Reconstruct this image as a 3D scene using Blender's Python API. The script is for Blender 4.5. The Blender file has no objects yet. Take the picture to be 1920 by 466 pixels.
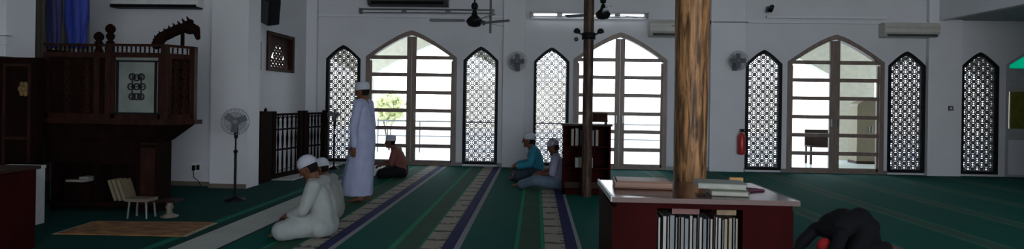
import bpy, math, random
from mathutils import Vector as V, Matrix, noise
random.seed(7)
SC = bpy.context.scene
COL = SC.collection
PI = math.pi
R = math.radians

# ------------------------------------------------------------------ helpers
class MB:
    """collects faces, then links them as ONE mesh object"""
    def __init__(s): s.v = []; s.f = []; s.sm = []
    def add(s, vs, fs, smooth=False):
        b = len(s.v); s.v += [tuple(v) for v in vs]
        s.f += [tuple(b + i for i in f) for f in fs]; s.sm += [smooth] * len(fs)
        return s
    def box(s, x0, x1, y0, y1, z0, z1):
        return s.add([(x0,y0,z0),(x1,y0,z0),(x1,y1,z0),(x0,y1,z0),(x0,y0,z1),(x1,y0,z1),(x1,y1,z1),(x0,y1,z1)],
                     [(0,3,2,1),(4,5,6,7),(0,1,5,4),(1,2,6,5),(2,3,7,6),(3,0,4,7)])
    def obox(s, c, size, M):
        hx, hy, hz = [a / 2 for a in size]; c = V(c)
        vs = [c + M @ V((x, y, z)) for z in (-hz, hz) for x, y in ((-hx,-hy),(hx,-hy),(hx,hy),(-hx,hy))]
        return s.add(vs, [(0,3,2,1),(4,5,6,7),(0,1,5,4),(1,2,6,5),(2,3,7,6),(3,0,4,7)])
    def bar(s, p0, p1, w, d, up=(0,1,0)):
        p0, p1 = V(p0), V(p1); z = (p1 - p0); L = z.length; z.normalize()
        y = V(up); y = (y - z * y.dot(z)); y.normalize(); x = y.cross(z)
        M = Matrix((x, y, z)).transposed()
        return s.obox((p0 + p1) / 2, (w, d, L), M)
    def ring_loft(s, rings, caps=True, smooth=True):
        n = len(rings[0]); vs = [p for r in rings for p in r]; fs = []
        for i in range(len(rings) - 1):
            for j in range(n):
                a = i*n + j; b = i*n + (j+1) % n
                fs.append((a, b, b + n, a + n))
        s.add(vs, fs, smooth)
        if caps:
            s.add(rings[0], [tuple(reversed(range(n)))]); s.add(rings[-1], [tuple(range(n))])
        return s
    def tube(s, p0, p1, r0, r1=None, n=12):
        r1 = r0 if r1 is None else r1
        p0, p1 = V(p0), V(p1); z = (p1 - p0).normalized()
        a = V((0,0,1)) if abs(z.z) < .9 else V((1,0,0)); x = a.cross(z).normalized(); y = z.cross(x)
        rr = [[p + (x*math.cos(2*PI*k/n) + y*math.sin(2*PI*k/n))*r for k in range(n)] for p, r in ((p0,r0),(p1,r1))]
        return s.ring_loft(rr)
    def path(s, pts, r, n=8):
        for a, b in zip(pts, pts[1:]): s.tube(a, b, r, n=n)
        return s
    def lathe(s, prof, c=(0,0,0), n=20, M=None, sx=1, sy=1):
        c = V(c); rings = []
        for r, z in prof:
            ring = []
            for k in range(n):
                p = V((r*math.cos(2*PI*k/n)*sx, r*math.sin(2*PI*k/n)*sy, z))
                ring.append(c + (M @ p if M else p))
            rings.append(ring)
        return s.ring_loft(rings)
    def prism(s, poly, y0, y1):
        """polygon given in x,z extruded along y"""
        n = len(poly); vs = [(x,y0,z) for x,z in poly] + [(x,y1,z) for x,z in poly]
        fs = [tuple(range(n)), tuple(reversed(range(n,2*n)))] + [(i, i+n, (i+1)%n+n, (i+1)%n) for i in range(n)]
        return s.add(vs, fs)
    def ball(s, c, r, M=None, n=14, m=8):
        if not hasattr(r, '__len__'): r = (r, r, r)
        c = V(c); rings = []
        for i in range(m + 1):
            t = -PI/2 + PI*i/m; cr = max(math.cos(t), .02); ring = []
            for k in range(n):
                p = V((r[0]*cr*math.cos(2*PI*k/n), r[1]*cr*math.sin(2*PI*k/n), r[2]*math.sin(t)))
                ring.append(c + (M @ p if M else p))
            rings.append(ring)
        return s.ring_loft(rings)
    def cap(s, p0, r0, p1, r1, n=14, flat=None):
        """capsule with two radii, closed"""
        p0, p1 = V(p0), V(p1); z = p1 - p0; L = z.length
        if L < 1e-5: return s.ball(p0, max(r0, r1))
        z.normalize()
        a = V((0,1,0)) if abs(z.y) < .8 else V((1,0,0)); x = (a - z*a.dot(z)).normalized(); y = z.cross(x)
        fx, fy = flat or (1, 1); rings = []
        for k in range(5):
            t = -PI/2 + PI/2*k/4.; rings.append((p0 + z*(r0*math.sin(t)), r0*max(math.cos(t), .03)))
        for k in range(5):
            t = PI/2*k/4.; rings.append((p1 + z*(r1*math.sin(t)), r1*max(math.cos(t), .03)))
        return s.ring_loft([[c + (x*math.cos(2*PI*k/n)*fx + y*math.sin(2*PI*k/n)*fy)*r for k in range(n)] for c, r in rings])
    def build(s, name, mat, parent=None, bevel=0):
        me = bpy.data.meshes.new(name); me.from_pydata(s.v, [], s.f)
        me.polygons.foreach_set('use_smooth', s.sm)
        me.materials.append(mat); me.update()
        o = bpy.data.objects.new(name, me); COL.objects.link(o)
        if parent: o.parent = parent
        if bevel:
            b = o.modifiers.new('bevel', 'BEVEL'); b.width = bevel; b.segments = 2; b.limit_method = 'ANGLE'
        return o

def tag(o, label=None, cat=None, group=None, kind=None):
    if label: o['label'] = label
    if cat: o['category'] = cat
    if group: o['group'] = group
    if kind: o['kind'] = kind
    return o
def empty(name, loc=(0,0,0), rz=0, label=None, cat=None, group=None, kind=None):
    o = bpy.data.objects.new(name, None); COL.objects.link(o); o.empty_display_size = .1
    o.location = loc; o.rotation_euler = (0, 0, rz)
    return tag(o, label, cat, group, kind)
def struct(o): o['kind'] = 'structure'; return o
def children(o): return [c for c in bpy.data.objects if c.parent == o]
def copy_tree(o, parent=None):
    c = o.copy(); COL.objects.link(c); c.parent = parent
    for ch in children(o): copy_tree(ch, c)
    return c

# ------------------------------------------------------------------ materials
def mat(name, col, rough=.6, col2=None, scale=8, metal=0, bump=0, stretch=(1,1,1), emit=0, detail=4, spec=.5):
    m = bpy.data.materials.new(name); m.use_nodes = True; nt = m.node_tree; N = nt.nodes; L = nt.links
    b = N['Principled BSDF']; b.inputs['Roughness'].default_value = rough; b.inputs['Metallic'].default_value = metal
    b.inputs['Specular IOR Level'].default_value = spec
    tc = N.new('ShaderNodeTexCoord'); mp = N.new('ShaderNodeMapping'); mp.inputs['Scale'].default_value = stretch
    nz = N.new('ShaderNodeTexNoise'); nz.inputs['Scale'].default_value = scale; nz.inputs['Detail'].default_value = detail
    L.new(tc.outputs['Object'], mp.inputs[0]); L.new(mp.outputs[0], nz.inputs['Vector'])
    c2 = col2 or tuple(c*.88 for c in col)
    cr = N.new('ShaderNodeValToRGB'); cr.color_ramp.elements[0].position = .35; cr.color_ramp.elements[1].position = .68
    cr.color_ramp.elements[0].color = (*c2, 1); cr.color_ramp.elements[1].color = (*col, 1)
    L.new(nz.outputs['Fac'], cr.inputs[0]); L.new(cr.outputs[0], b.inputs['Base Color'])
    if bump:
        bp = N.new('ShaderNodeBump'); bp.inputs['Strength'].default_value = bump; bp.inputs['Distance'].default_value = .01
        L.new(nz.outputs['Fac'], bp.inputs['Height']); L.new(bp.outputs[0], b.inputs['Normal'])
    if emit:
        b.inputs['Emission Color'].default_value = (*col, 1); b.inputs['Emission Strength'].default_value = emit
    return m
M = dict(
    wall=mat('wall_paint', (.62,.63,.67), .8, (.58,.59,.63), 1.5, bump=.05),
    wall2=mat('column_paint', (.67,.68,.72), .7, (.63,.64,.68), 1.5),
    ceil=mat('ceiling_paint', (.60,.60,.62), .9),
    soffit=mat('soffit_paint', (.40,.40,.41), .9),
    doorw=mat('door_wood', (.22,.165,.14), .45, (.16,.12,.10), 14, stretch=(1,1,.15)),
    black=mat('black_frame', (.012,.012,.014), .5, spec=.12),
    blackp=mat('black_plastic', (.008,.008,.009), .5, spec=.12),
    jali=mat('lattice_screen', (.16,.16,.17), .6, (.12,.12,.13), 20),
    dwood=mat('dark_carved_wood', (.015,.006,.0045), .8, (.007,.0035,.003), 10, bump=.15, stretch=(1,1,.3), spec=.03),
    dwood2=mat('dark_wood_trim', (.038,.014,.009), .5, (.02,.008,.006), 14, stretch=(1,1,.3), spec=.12),
    redwood=mat('maroon_wood', (.034,.0035,.0035), .7, (.02,.002,.002), 5, stretch=(1,1,.25), spec=.04),
    redtop=mat('maroon_lacquer_top', (.05,.011,.010), .16, (.035,.007,.007), 6, stretch=(.3,2,1), spec=.35),
    trimlt=mat('pale_edge_strip', (.62,.66,.64), .4),
    rail=mat('table_edge', (.085,.022,.02), .3, (.06,.016,.016), 6),
    white=mat('white_plastic', (.72,.73,.74), .4),
    cream=mat('cream_plastic', (.50,.49,.45), .45, (.46,.45,.41)),
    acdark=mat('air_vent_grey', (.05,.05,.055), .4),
    grey=mat('grey_metal', (.18,.19,.20), .4, metal=.4),
    fangrey=mat('grey_fan_plastic', (.16,.17,.19), .5),
    red=mat('red_enamel', (.45,.02,.02), .3),
    skin=mat('brown_skin', (.15,.062,.038), .6, (.12,.05,.03), 12, spec=.2),
    hair=mat('black_hair', (.012,.010,.010), .8, spec=.05),
    eye=mat('dark_eye', (.01,.008,.008), .2),
    robe=mat('white_blue_cloth', (.36,.39,.56), .85, (.31,.34,.50), 6),
    robe2=mat('off_white_cloth', (.34,.36,.345), .85, (.29,.31,.30), 6),
    robe3=mat('grey_white_cloth', (.27,.27,.255), .85),
    capw=mat('white_cap_cloth', (.46,.48,.54), .85, (.40,.42,.48), 60),
    capred=mat('red_cap_cloth', (.55,.012,.02), .7, (.40,.01,.015), 60),
    maroonsh=mat('red_brown_shirt', (.19,.06,.05), .85, (.14,.045,.04), 12),
    blacktr=mat('black_cloth', (.010,.010,.012), .85, spec=.12),
    teal=mat('teal_shirt', (.012,.19,.27), .8, (.01,.15,.22), 9),
    lav=mat('lavender_shirt', (.26,.26,.36), .85, (.22,.22,.31), 9),
    bluegrey=mat('blue_grey_cloth', (.10,.15,.20), .85, (.08,.12,.17), 9),
    navycl=mat('dark_navy_sarong', (.02,.04,.06), .85),
    blue=mat('blue_banner_cloth', (.018,.045,.32), .7, (.01,.022,.17), 5, stretch=(6,6,.4)),
    navy=mat('navy_banner_cloth', (.018,.02,.11), .7, (.01,.012,.06), 5, stretch=(6,6,.4)),
    beige=mat('beige_curtain', (.30,.27,.20), .85, (.25,.225,.17), 4, stretch=(10,1,.2)),
    rug=mat('orange_rug', (.36,.17,.05), .9, (.14,.06,.03), 5, detail=2, stretch=(1,2.4,1)),
    paper=mat('paper_page', (.36,.36,.32), .8, (.30,.30,.27), 30),
    glassg=mat('grey_green_panel', (.24,.27,.245), .35, (.15,.175,.16), 3),
    ornament=mat('black_ornament', (.02,.02,.02), .5),
    gold=mat('dull_gold', (.22,.13,.04), .45, (.12,.07,.025), 20),
    brownb=mat('brown_board', (.20,.095,.055), .45, (.14,.065,.04), 12, stretch=(.3,3,1)),
    porch=mat('porch_paint', (.80,.77,.66), .8),
    ptile=mat('porch_tile', (.62,.66,.62), .3),
    ground=mat('sunlit_concrete', (.46,.455,.44), .9, (.41,.41,.39), .6),
    leaf=mat('leaf_green', (.66,.66,.36), .6, (.55,.58,.28), 3),
    bark=mat('bark', (.12,.09,.06), .9),
    tan=mat('tan_board', (.20,.165,.10), .6),
    board=mat('yellow_green_board', (.16,.16,.02), .6, (.11,.11,.015), 9),
    steel=mat('rail_steel', (.28,.29,.30), .35, metal=.5),
    tube=mat('lit_tube', (.95,.97,1.0), .4, emit=1.1),
    pale=mat('pale_wood', (.17,.14,.11), .5),
)
def wood_post(name, hi):
    m = bpy.data.materials.new(name); m.use_nodes = True; nt = m.node_tree; N = nt.nodes; L = nt.links
    b = N['Principled BSDF']; b.inputs['Roughness'].default_value = .5; b.inputs['Specular IOR Level'].default_value = .25
    tc = N.new('ShaderNodeTexCoord'); mp = N.new('ShaderNodeMapping'); mp.inputs['Scale'].default_value = (9,9,.9)
    nz = N.new('ShaderNodeTexNoise'); nz.inputs['Scale'].default_value = 3.6; nz.inputs['Detail'].default_value = 8; nz.inputs['Distortion'].default_value = .6; nz.inputs['Roughness'].default_value = .6
    cr = N.new('ShaderNodeValToRGB'); e = cr.color_ramp.elements
    e[0].position = .33; e[0].color = (.030,.014,.008,1); e[1].position = .72; e[1].color = hi
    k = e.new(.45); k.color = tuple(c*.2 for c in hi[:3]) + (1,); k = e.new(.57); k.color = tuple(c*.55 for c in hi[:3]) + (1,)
    L.new(tc.outputs['Object'], mp.inputs[0]); L.new(mp.outputs[0], nz.inputs['Vector']); L.new(nz.outputs['Fac'], cr.inputs[0]); L.new(cr.outputs[0], b.inputs['Base Color'])
    bp = N.new('ShaderNodeBump'); bp.inputs['Strength'].default_value = .3; bp.inputs['Distance'].default_value = .02
    L.new(nz.outputs['Fac'], bp.inputs['Height']); L.new(bp.outputs[0], b.inputs['Normal'])
    return m
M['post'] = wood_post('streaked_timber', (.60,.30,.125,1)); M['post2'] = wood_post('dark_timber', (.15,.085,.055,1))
def glass():
    m = bpy.data.materials.new('clear_pane'); m.use_nodes = True; nt = m.node_tree; N = nt.nodes; L = nt.links
    N.remove(N['Principled BSDF']); mx = N.new('ShaderNodeMixShader'); mx.inputs[0].default_value = .06
    t = N.new('ShaderNodeBsdfTransparent'); t.inputs[0].default_value = (.96,.99,.98,1)
    g = N.new('ShaderNodeBsdfGlossy'); g.inputs['Roughness'].default_value = .05
    L.new(t.outputs[0], mx.inputs[1]); L.new(g.outputs[0], mx.inputs[2]); L.new(mx.outputs[0], N['Material Output'].inputs[0])
    return m
M['glass'] = glass()
def green_glass():
    m = bpy.data.materials.new('green_translucent'); m.use_nodes = True; nt = m.node_tree; N = nt.nodes; L = nt.links
    N.remove(N['Principled BSDF']); t = N.new('ShaderNodeBsdfTranslucent'); t.inputs[0].default_value = (.0,.25,.13,1)
    L.new(t.outputs[0], N['Material Output'].inputs[0]); return m
M['greenglass'] = green_glass()
def carpet():
    m = bpy.data.materials.new('striped_prayer_carpet'); m.use_nodes = True; nt = m.node_tree; N = nt.nodes; L = nt.links
    b = N['Principled BSDF']; b.inputs['Roughness'].default_value = .9; b.inputs['Specular IOR Level'].default_value = .12
    tc = N.new('ShaderNodeTexCoord'); sp = N.new('ShaderNodeSeparateXYZ'); L.new(tc.outputs['Object'], sp.inputs[0])
    def math_(op, a, c=None, d=None):
        n = N.new('ShaderNodeMath'); n.operation = op
        for i, v in enumerate((a, c, d)):
            if v is None: continue
            if isinstance(v, (int, float)): n.inputs[i].default_value = v
            else: L.new(v, n.inputs[i])
        return n.outputs[0]
    def ramp(fac, stops):
        r = N.new('ShaderNodeValToRGB'); r.color_ramp.interpolation = 'CONSTANT'; e = r.color_ramp.elements
        e[0].position = 0; e[0].color = (*stops[0][1], 1); e.remove(e[1])
        for p, c in stops[1:]:
            k = e.new(min(max(p, 0), 1)); k.color = (*c, 1)
        L.new(fac, r.inputs[0]); return r.outputs[0]
    G = (.000,.088,.068); G2 = (.003,.048,.042); LN = (.012,.21,.11); OL = (.030,.085,.055); BE = (.34,.30,.25); NV = (.022,.024,.10); ED = (.27,.27,.29); WH = (.44,.46,.43); BK=(.01,.03,.03)
    X, Y = sp.outputs['X'], sp.outputs['Y']
    t = math_('DIVIDE', math_('ADD', X, 4.2), 5.2)           # -4.2 .. 1.0
    st = [(-4.2, G2), (-3.72, (.01,.15,.10)), (-3.62, G2), (-3.50, BK), (-3.47, WH), (-3.03, BK), (-3.0, G)]
    for k in (-1, 0, 1):
        a = -1.42 + 1.205*k
        st += [(a, LN), (a+.045, OL), (a+.275, LN), (a+.305, BE), (a+.51, NV), (a+.63, ED), (a+.685, G)]
    c1 = ramp(t, [((x + 4.2)/5.2, c) for x, c in st])
    t2 = math_('FRACT', math_('DIVIDE', math_('ADD', X, 1.42 + 12.0 - .12), 1.2))
    LM = (.045,.15,.10); OM = (.035,.095,.07)
    c2 = ramp(t2, [(0, LM), (.035, OM), (.20, LM), (.235, G)])
    side = math_('GREATER_THAN', X, .72)
    mx = N.new('ShaderNodeMix'); mx.data_type = 'RGBA'; L.new(side, mx.inputs[0]); L.new(c1, mx.inputs[6]); L.new(c2, mx.inputs[7])
    # dark prayer-place dashes across the beige bands
    cell = math_('FRACT', math_('DIVIDE', math_('ADD', X, 1.42 + 12.05), 1.205))
    inb = math_('MULTIPLY', math_('GREATER_THAN', cell, .255), math_('LESS_THAN', cell, .49))
    lo = math_('MULTIPLY', math_('GREATER_THAN', X, -2.7), math_('LESS_THAN', X, .72))
    nzz = N.new('ShaderNodeTexNoise'); nzz.inputs['Scale'].default_value = 9; L.new(tc.outputs['Object'], nzz.inputs['Vector'])
    yy = math_('ADD', math_('DIVIDE', Y, .40), math_('MULTIPLY', nzz.outputs['Fac'], .22))
    dash = math_('LESS_THAN', math_('FRACT', yy), .20)
    dash2 = math_('MULTIPLY', math_('LESS_THAN', math_('FRACT', math_('MULTIPLY', yy, 3.0)), .22), math_('GREATER_THAN', cell, .40))
    dm = math_('MULTIPLY', math_('MULTIPLY', inb, lo), math_('MAXIMUM', math_('MULTIPLY', dash, math_('GREATER_THAN', nzz.outputs['Fac'], .42)), dash2))
    mx2 = N.new('ShaderNodeMix'); mx2.data_type = 'RGBA'; L.new(math_('MULTIPLY', dm, .8), mx2.inputs[0]); L.new(mx.outputs[2], mx2.inputs[6]); mx2.inputs[7].default_value = (.03,.03,.05,1)
    # pile variation
    n2 = N.new('ShaderNodeTexNoise'); n2.inputs['Scale'].default_value = 3; n2.inputs['Detail'].default_value = 6; L.new(tc.outputs['Object'], n2.inputs['Vector'])
    mul = N.new('ShaderNodeMix'); mul.data_type = 'RGBA'; mul.blend_type = 'MULTIPLY'; mul.inputs[0].default_value = 1
    r3 = N.new('ShaderNodeValToRGB'); r3.color_ramp.elements[0].color = (.8,.8,.8,1); r3.color_ramp.elements[1].color = (1.12,1.12,1.12,1); L.new(n2.outputs['Fac'], r3.inputs[0])
    L.new(mx2.outputs[2], mul.inputs[6]); L.new(r3.outputs[0], mul.inputs[7]); L.new(mul.outputs[2], b.inputs['Base Color'])
    n3 = N.new('ShaderNodeTexNoise'); n3.inputs['Scale'].default_value = 250; L.new(tc.outputs['Object'], n3.inputs['Vector'])
    bp = N.new('ShaderNodeBump'); bp.inputs['Strength'].default_value = .2; bp.inputs['Distance'].default_value = .004; L.new(n3.outputs['Fac'], bp.inputs['Height']); L.new(bp.outputs[0], b.inputs['Normal'])
    return m
M['carpet'] = carpet()

# ------------------------------------------------------------------ setting
YW = 12.75           # inner face of the window wall
CEIL = 6.2
def arch_z(u, spring, apex): return spring + (apex - spring) * (1 - abs(u)**1.3)
DOORS = [(-2.77, 1.0), (1.81, 1.0), (6.39, 1.0), (11.0, 1.07)]
WINS = [-4.29, -1.23, .32, 4.88, 7.87, 9.38]
OPEN = [(x - h, x + h, 0.0, 2.38, 2.95) for x, h in DOORS] + [(x - .375, x + .375, .06, 2.32, 2.61) for x in WINS]
OPEN.sort()
def wall_with_openings(y0, y1, xa, xb, top, openings, nseg=16):
    mb = MB(); x = xa
    for (a, b, z0, sp, ap) in openings:
        mb.box(x, a, y0, y1, -.05, top)
        if z0 > 0: mb.box(a, b, y0, y1, -.05, z0)
        for i in range(nseg):
            u0 = -1 + 2*i/nseg; u1 = -1 + 2*(i+1)/nseg
            xa_, xb_ = a + (b-a)*i/nseg, a + (b-a)*(i+1)/nseg
            za, zb = arch_z(u0, sp, ap), arch_z(u1, sp, ap)
            mb.add([(xa_,y0,za),(xb_,y0,zb),(xb_,y0,top),(xa_,y0,top),(xa_,y1,za),(xb_,y1,zb),(xb_,y1,top),(xa_,y1,top)],
                   [(0,1,2,3),(7,6,5,4),(0,4,5,1),(3,2,6,7)])
        x = b
    mb.box(x, xb, y0, y1, -.05, top)
    return mb
struct(wall_with_openings(YW, YW + .16, -5.3, 14.0, CEIL, OPEN).build('wall_back', M['wall']))
struct(MB().box(-9.5, 14, -5.5, YW, -.06, 0).build('floor', M['carpet']))
struct(MB().box(-9.5, 14.2, -5.5, YW + .16, CEIL, CEIL + .2).build('ceiling', M['ceil']))
struct(MB().box(14, 14.2, -5.5, YW + .16, 0, CEIL).build('wall_right', M['wall']))
# left: the wall behind the screens, with its small lattice window opening
wl = MB()
LX = -5.1
wl.box(LX-.2, LX, 9.42, 10.80, 0, CEIL); wl.box(LX-.2, LX, 11.95, YW, 0, CEIL)
wl.box(LX-.2, LX, 10.80, 11.95, 0, 1.99); wl.box(LX-.2, LX, 10.80, 11.95, 2.66, CEIL)
struct(wl.build('wall_left', M['wall']))
struct(MB().box(-9.5, LX, 9.2, 9.4, 0, CEIL).build('wall_left_back', M['wall']))
struct(MB().box(-5.16, -4.56, 9.02, 9.2, 0, CEIL).box(-5.10, -4.56, 9.2, 9.42, 0, CEIL).build('trim_left_column', M['wall2']))
struct(MB().box(-9.5, -.8, -5.6, -5.5, 0, CEIL).box(-.8, 6.8, -5.6, -5.5, 4.4, CEIL).box(6.8, 14, -5.6, -5.5, 0, CEIL).build('wall_rear', M['wall']))  # unseen; closed parts and opening shaped to limit daylight entering the hall
struct(MB().box(8.5, 8.6, -5.5, 8.5, 0, 3.28).build('wall_light_block', M['wall']))  # unseen partition, added to keep rear light off the wall under the gallery
struct(MB().box(-9.7, -9.5, -5.5, 9.4, 0, CEIL).build('wall_far_left', M['wall']))
for n, (a, b) in enumerate(((-5.1, -4.86), (-.74, -.26), (3.72, 4.45), (8.26, 8.95))):
    struct(MB().box(a, b, YW - .10, YW - .002, 0, CEIL).build('trim_%d' % (n + 1), M['wall2'], bevel=.008))
# ledges high on the window wall
for n, (a, b, z) in enumerate(((-4.86, -.74, 3.27), (-.26, 3.72, 3.27), (4.45, 8.26, 3.22))):
    struct(MB().box(a, b, YW - .05, YW - .002, z - .025, z + .025).build('trim_%d' % (n + 5), M['wall2'], bevel=.006))
struct(MB().box(4.9, 7.4, YW - .07, YW - .002, 3.30, 3.345).build('trim_8', M['wall2']))
for n, (a, b) in enumerate(((-3.91, -3.77), (-1.77,-1.61), (-.85, -.74), (-.26,-.06), (.70,.81), (2.81,3.72), (4.45,4.50), (5.26,5.39), (7.39,7.49), (8.95,9.0))):
    struct(MB().box(a, b, YW - .02, YW - .002, 0, .08).build('baseboard_back_%d' % (n+1), M['grey']))
struct(MB().box(-9.4, -5.16, 9.17, 9.198, 0, .07).box(-5.16, -4.56, 8.99, 9.018, 0, .07).build('baseboard_left', M['pale']))
# gallery on the right: its face and dark underside
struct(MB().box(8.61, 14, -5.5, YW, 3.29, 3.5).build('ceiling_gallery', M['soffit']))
struct(MB().box(8.46, 8.60, -5.5, YW - .1, 3.27, 4.4).build('trim_gallery_face', M['wall2']))
# portal of the niche, far left
pt = MB().box(-9.4, -6.25, 6.6, 7.0, 1.88, CEIL).box(-9.4,-6.21,6.56,6.6,2.02,2.06).box(-9.4,-6.17,6.52,6.6,2.12,2.17)
pt.box(-9.4, -6.44, 6.6, 7.0, 0, 1.88)
struct(pt.build('trim_niche_portal', M['wall2']))

# windows with lattice
def arch_outline(hw, z0, sp, ap, n=14):
    pts = [(-hw, z0)]
    for i in range(n + 1):
        u = -1 + 2*i/n; pts.append((hw*u, arch_z(u, sp, ap)))
    pts.append((hw, z0)); return pts
def frame_strip(mb, outer, inner, y0, y1):
    n = len(outer)
    for i in range(n):
        j = (i + 1) % n
        a, b, c, d = outer[i], outer[j], inner[j], inner[i]
        mb.add([(a[0],y0,a[1]),(b[0],y0,b[1]),(c[0],y0,c[1]),(d[0],y0,d[1]),(a[0],y1,a[1]),(b[0],y1,b[1]),(c[0],y1,c[1]),(d[0],y1,d[1])],
               [(0,1,2,3),(7,6,5,4),(0,4,5,1),(2,6,7,3)])
    return mb
def lattice_mesh(w):
    mb = MB(); hw = .325; c = hw*2/7
    def inside(x, z): return abs(x) < hw + .004 and .10 < z < arch_z(x/.345, 2.30, 2.575)
    def seg(x0, z0, x1, z1):
        n = 4; pts = [(x0 + (x1-x0)*k/n, z0 + (z1-z0)*k/n) for k in range(n + 1)]
        k0 = next((k for k in range(n + 1) if inside(*pts[k])), None)
        if k0 is None: return
        k1 = max(k for k in range(n + 1) if inside(*pts[k]))
        if k1 > k0: mb.bar((pts[k0][0], 0, pts[k0][1]), (pts[k1][0], 0, pts[k1][1]), w, .025)
    for i in range(7):
        for j in range(27):
            cx = -hw + c*(i + .5); cz = .10 + c*(j + .5)
            r = c*.37; P = [(cx + r*math.cos(PI/8 + k*PI/4), cz + r*math.sin(PI/8 + k*PI/4)) for k in range(8)]
            for k in range(8): seg(*P[k], *P[(k+1) % 8])
            h = c/2
            for sx in (-1, 1):
                for sz in (-1, 1):
                    seg(cx + sx*r*.72, cz + sz*r*.72, cx + sx*h, cz + sz*h)
            if (i + j) % 2 == 0: seg(cx - r, cz, cx + r, cz); seg(cx, cz - r, cx, cz + r)
    return mb
lat0 = None
for n, x in enumerate(WINS):
    f = frame_strip(MB(), arch_outline(.385, .045, 2.32, 2.625), arch_outline(.322, .105, 2.30, 2.55), -.02, .10)
    f = f.build('window_%d' % (n + 1), M['black']); f.location = (x, YW, 0); struct(f)
    if n in (0, 4):
        lat0 = lattice_mesh(.019 if n == 0 else .022).build('lattice', M['jali'], f); lat0.location = (0, .04, 0)
    else:
        l = lat0.copy(); COL.objects.link(l); l.parent = f
# double doors
ZB = [.42, .81, 1.20, 1.60, 1.99, 2.37]
for n, (x, h) in enumerate(DOORS[:3]):
    o = frame_strip(MB(), arch_outline(h + .01, .002, 2.38, 2.965), arch_outline(h - .085, .05, 2.36, 2.86), -.03, .12)
    o = o.build('door_%d' % (n + 1), M['doorw']); o.location = (x, YW, 0); struct(o)
    for s in (-1, 1):
        mb = MB()
        xi, xo = .003, h - .087
        mb.box(min(s*xi, s*.105), max(s*xi, s*.105), .02, .07, .05, 2.83 if True else 0)
        for z in ZB: mb.box(min(s*.10, s*xo), max(s*.10, s*xo), .022, .075, z - .04, z + .04)
        mb.box(min(s*.088, s*xo), max(s*.088, s*xo), .02, .07, .05, .11)
        mb.box(min(s*(xo-.03), s*xo), max(s*(xo-.03), s*xo), .02, .07, .05, 2.30)
        leaf = mb.build('door_leaf', M['doorw'], o)
        gp = [(s*.05, .08)] + [(s*(.05 + (xo - .05)*k/8), min(arch_z((.05 + (xo-.05)*k/8)/h, 2.34, 2.87), 2.85)) for k in range(9)] + [(s*xo, .08)]
        g = MB(); g.add([(a, .045, z) for a, z in gp], [tuple(range(len(gp)))]); g.build('glass_pane', M['glass'], leaf)
        MB().box(s*.07-.012, s*.07+.012, -.03, .02, 1.0, 1.16).build('handle', M['steel'], leaf)
# right-hand doorway with a green fanlight
x, h = DOORS[3]
o = frame_strip(MB(), arch_outline(h + .01, .002, 2.38, 2.965), arch_outline(h - .04, .05, 2.36, 2.90), -.02, .12)
o.box(-h + .04, h - .04, .0, .08, 2.20, 2.29); o.box(-h + .04, h - .04, .0, .08, .78, .84)
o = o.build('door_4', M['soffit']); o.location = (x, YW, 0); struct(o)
gp = [(-h + .03, 2.28)] + [((h - .03)*(-1 + 2*k/12), arch_z(-1 + 2*k/12, 2.37, 2.91)) for k in range(13)] + [(h - .03, 2.28)]
g = MB(); g.add([(a, .04, z) for a, z in gp], [tuple(range(len(gp)))]); tag(g.build('fanlight', M['greenglass'], o), 'green translucent fanlight')
MB().box(-h + .04, h - .04, .03, .07, .84, 1.02).box(-h + .04, h - .04, .03, .07, 1.80, 2.2).build('grey_panel', M['soffit'], o)
MB().box(-h + .04, h - .04, .03, .07, .05, .78).build('lower_panel', M['wall'], o)
tag(MB().box(-h + .10, h - .10, .02, .05, 1.02, 1.80).build('notice_panel', M['board'], o), 'yellow green panel')

# outside: porch, arcade, yard
struct(MB().box(-14, 22, YW + .0, 16.4, -.08, -.012).build('floor_porch', M['ptile']))
ao = [(-13.2,-9.2), (-8.7,-5.1), (-4.55,-.75), (-.25, 3.75), (4.2, 8.15), (9.1, 12.2), (12.8, 16.8)]
struct(wall_with_openings(16.1, 16.4, -14, 22, 3.6, [(a, b, 0, 2.15 if a != -.25 else 3.0, 3.05 if a != -.25 else 3.5) for a, b in ao], 20).build('wall_arcade', M['porch']))
struct(MB().box(-14, 22, YW + .17, 16.9, 3.6, 3.75).build('ceiling_porch', M['porch']))
struct(MB().box(-40, 45, 16.4, 70, -.3, -.2).build('floor_yard', M['ground']))
struct(MB().box(-40, 45, 34, 34.3, -.2, 2.6).build('wall_yard', M['porch']))
def railing(x0, x1, label):
    o = empty('porch_railing', ((x0+x1)/2, 15.95, -.012), 0, label, 'railing', 'porch railings')
    w = (x1 - x0)/2
    MB().tube((-w,0,.86), (w,0,.86), .022).build('top_rail', M['steel'], o)
    MB().tube((-w,0,.45), (w,0,.45), .015).build('mid_rail', M['steel'], o)
    for k in range(4):
        a = -w + .03 + (2*w - .06)*k/3; MB().tube((a,0,0), (a,0,.86), .02).build('post', M['steel'], o)
railing(-4.4, -.85, 'steel railing across the porch arch seen through the left double door')
railing(-.1, 3.6, 'steel railing across the porch arch seen through the middle double door')
def shrub(loc, r, label, seed):
    o = empty('shrub', loc, 0, label, 'shrub'); rnd = random.Random(seed)
    st = MB()
    for k in range(5):
        a = rnd.random()*6.28; st.tube((0,0,0), (math.cos(a)*r*.5, math.sin(a)*r*.5, 1.35), .025, .01, 6)
    st.build('stem', M['bark'], o)
    f = MB()
    for k in range(420):
        d = V((rnd.gauss(0,1), rnd.gauss(0,1), rnd.gauss(0,.9))).normalized()*r*(.45 + .55*rnd.random()); c = V((0,0,1.38)) + d
        t1 = V((rnd.gauss(0,1), rnd.gauss(0,1), rnd.gauss(0,1))).normalized(); t2 = t1.cross(d).normalized()
        l, w = .13, .05
        f.add([c - t1*l, c + t2*w + d.normalized()*.015, c + t1*l, c - t2*w], [(0,1,2,3)])
    f.build('foliage', M['leaf'], o)
shrub((-4.65, 18.3, -.2), .55, 'yellow green shrub outside the left double door', 3)
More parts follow.
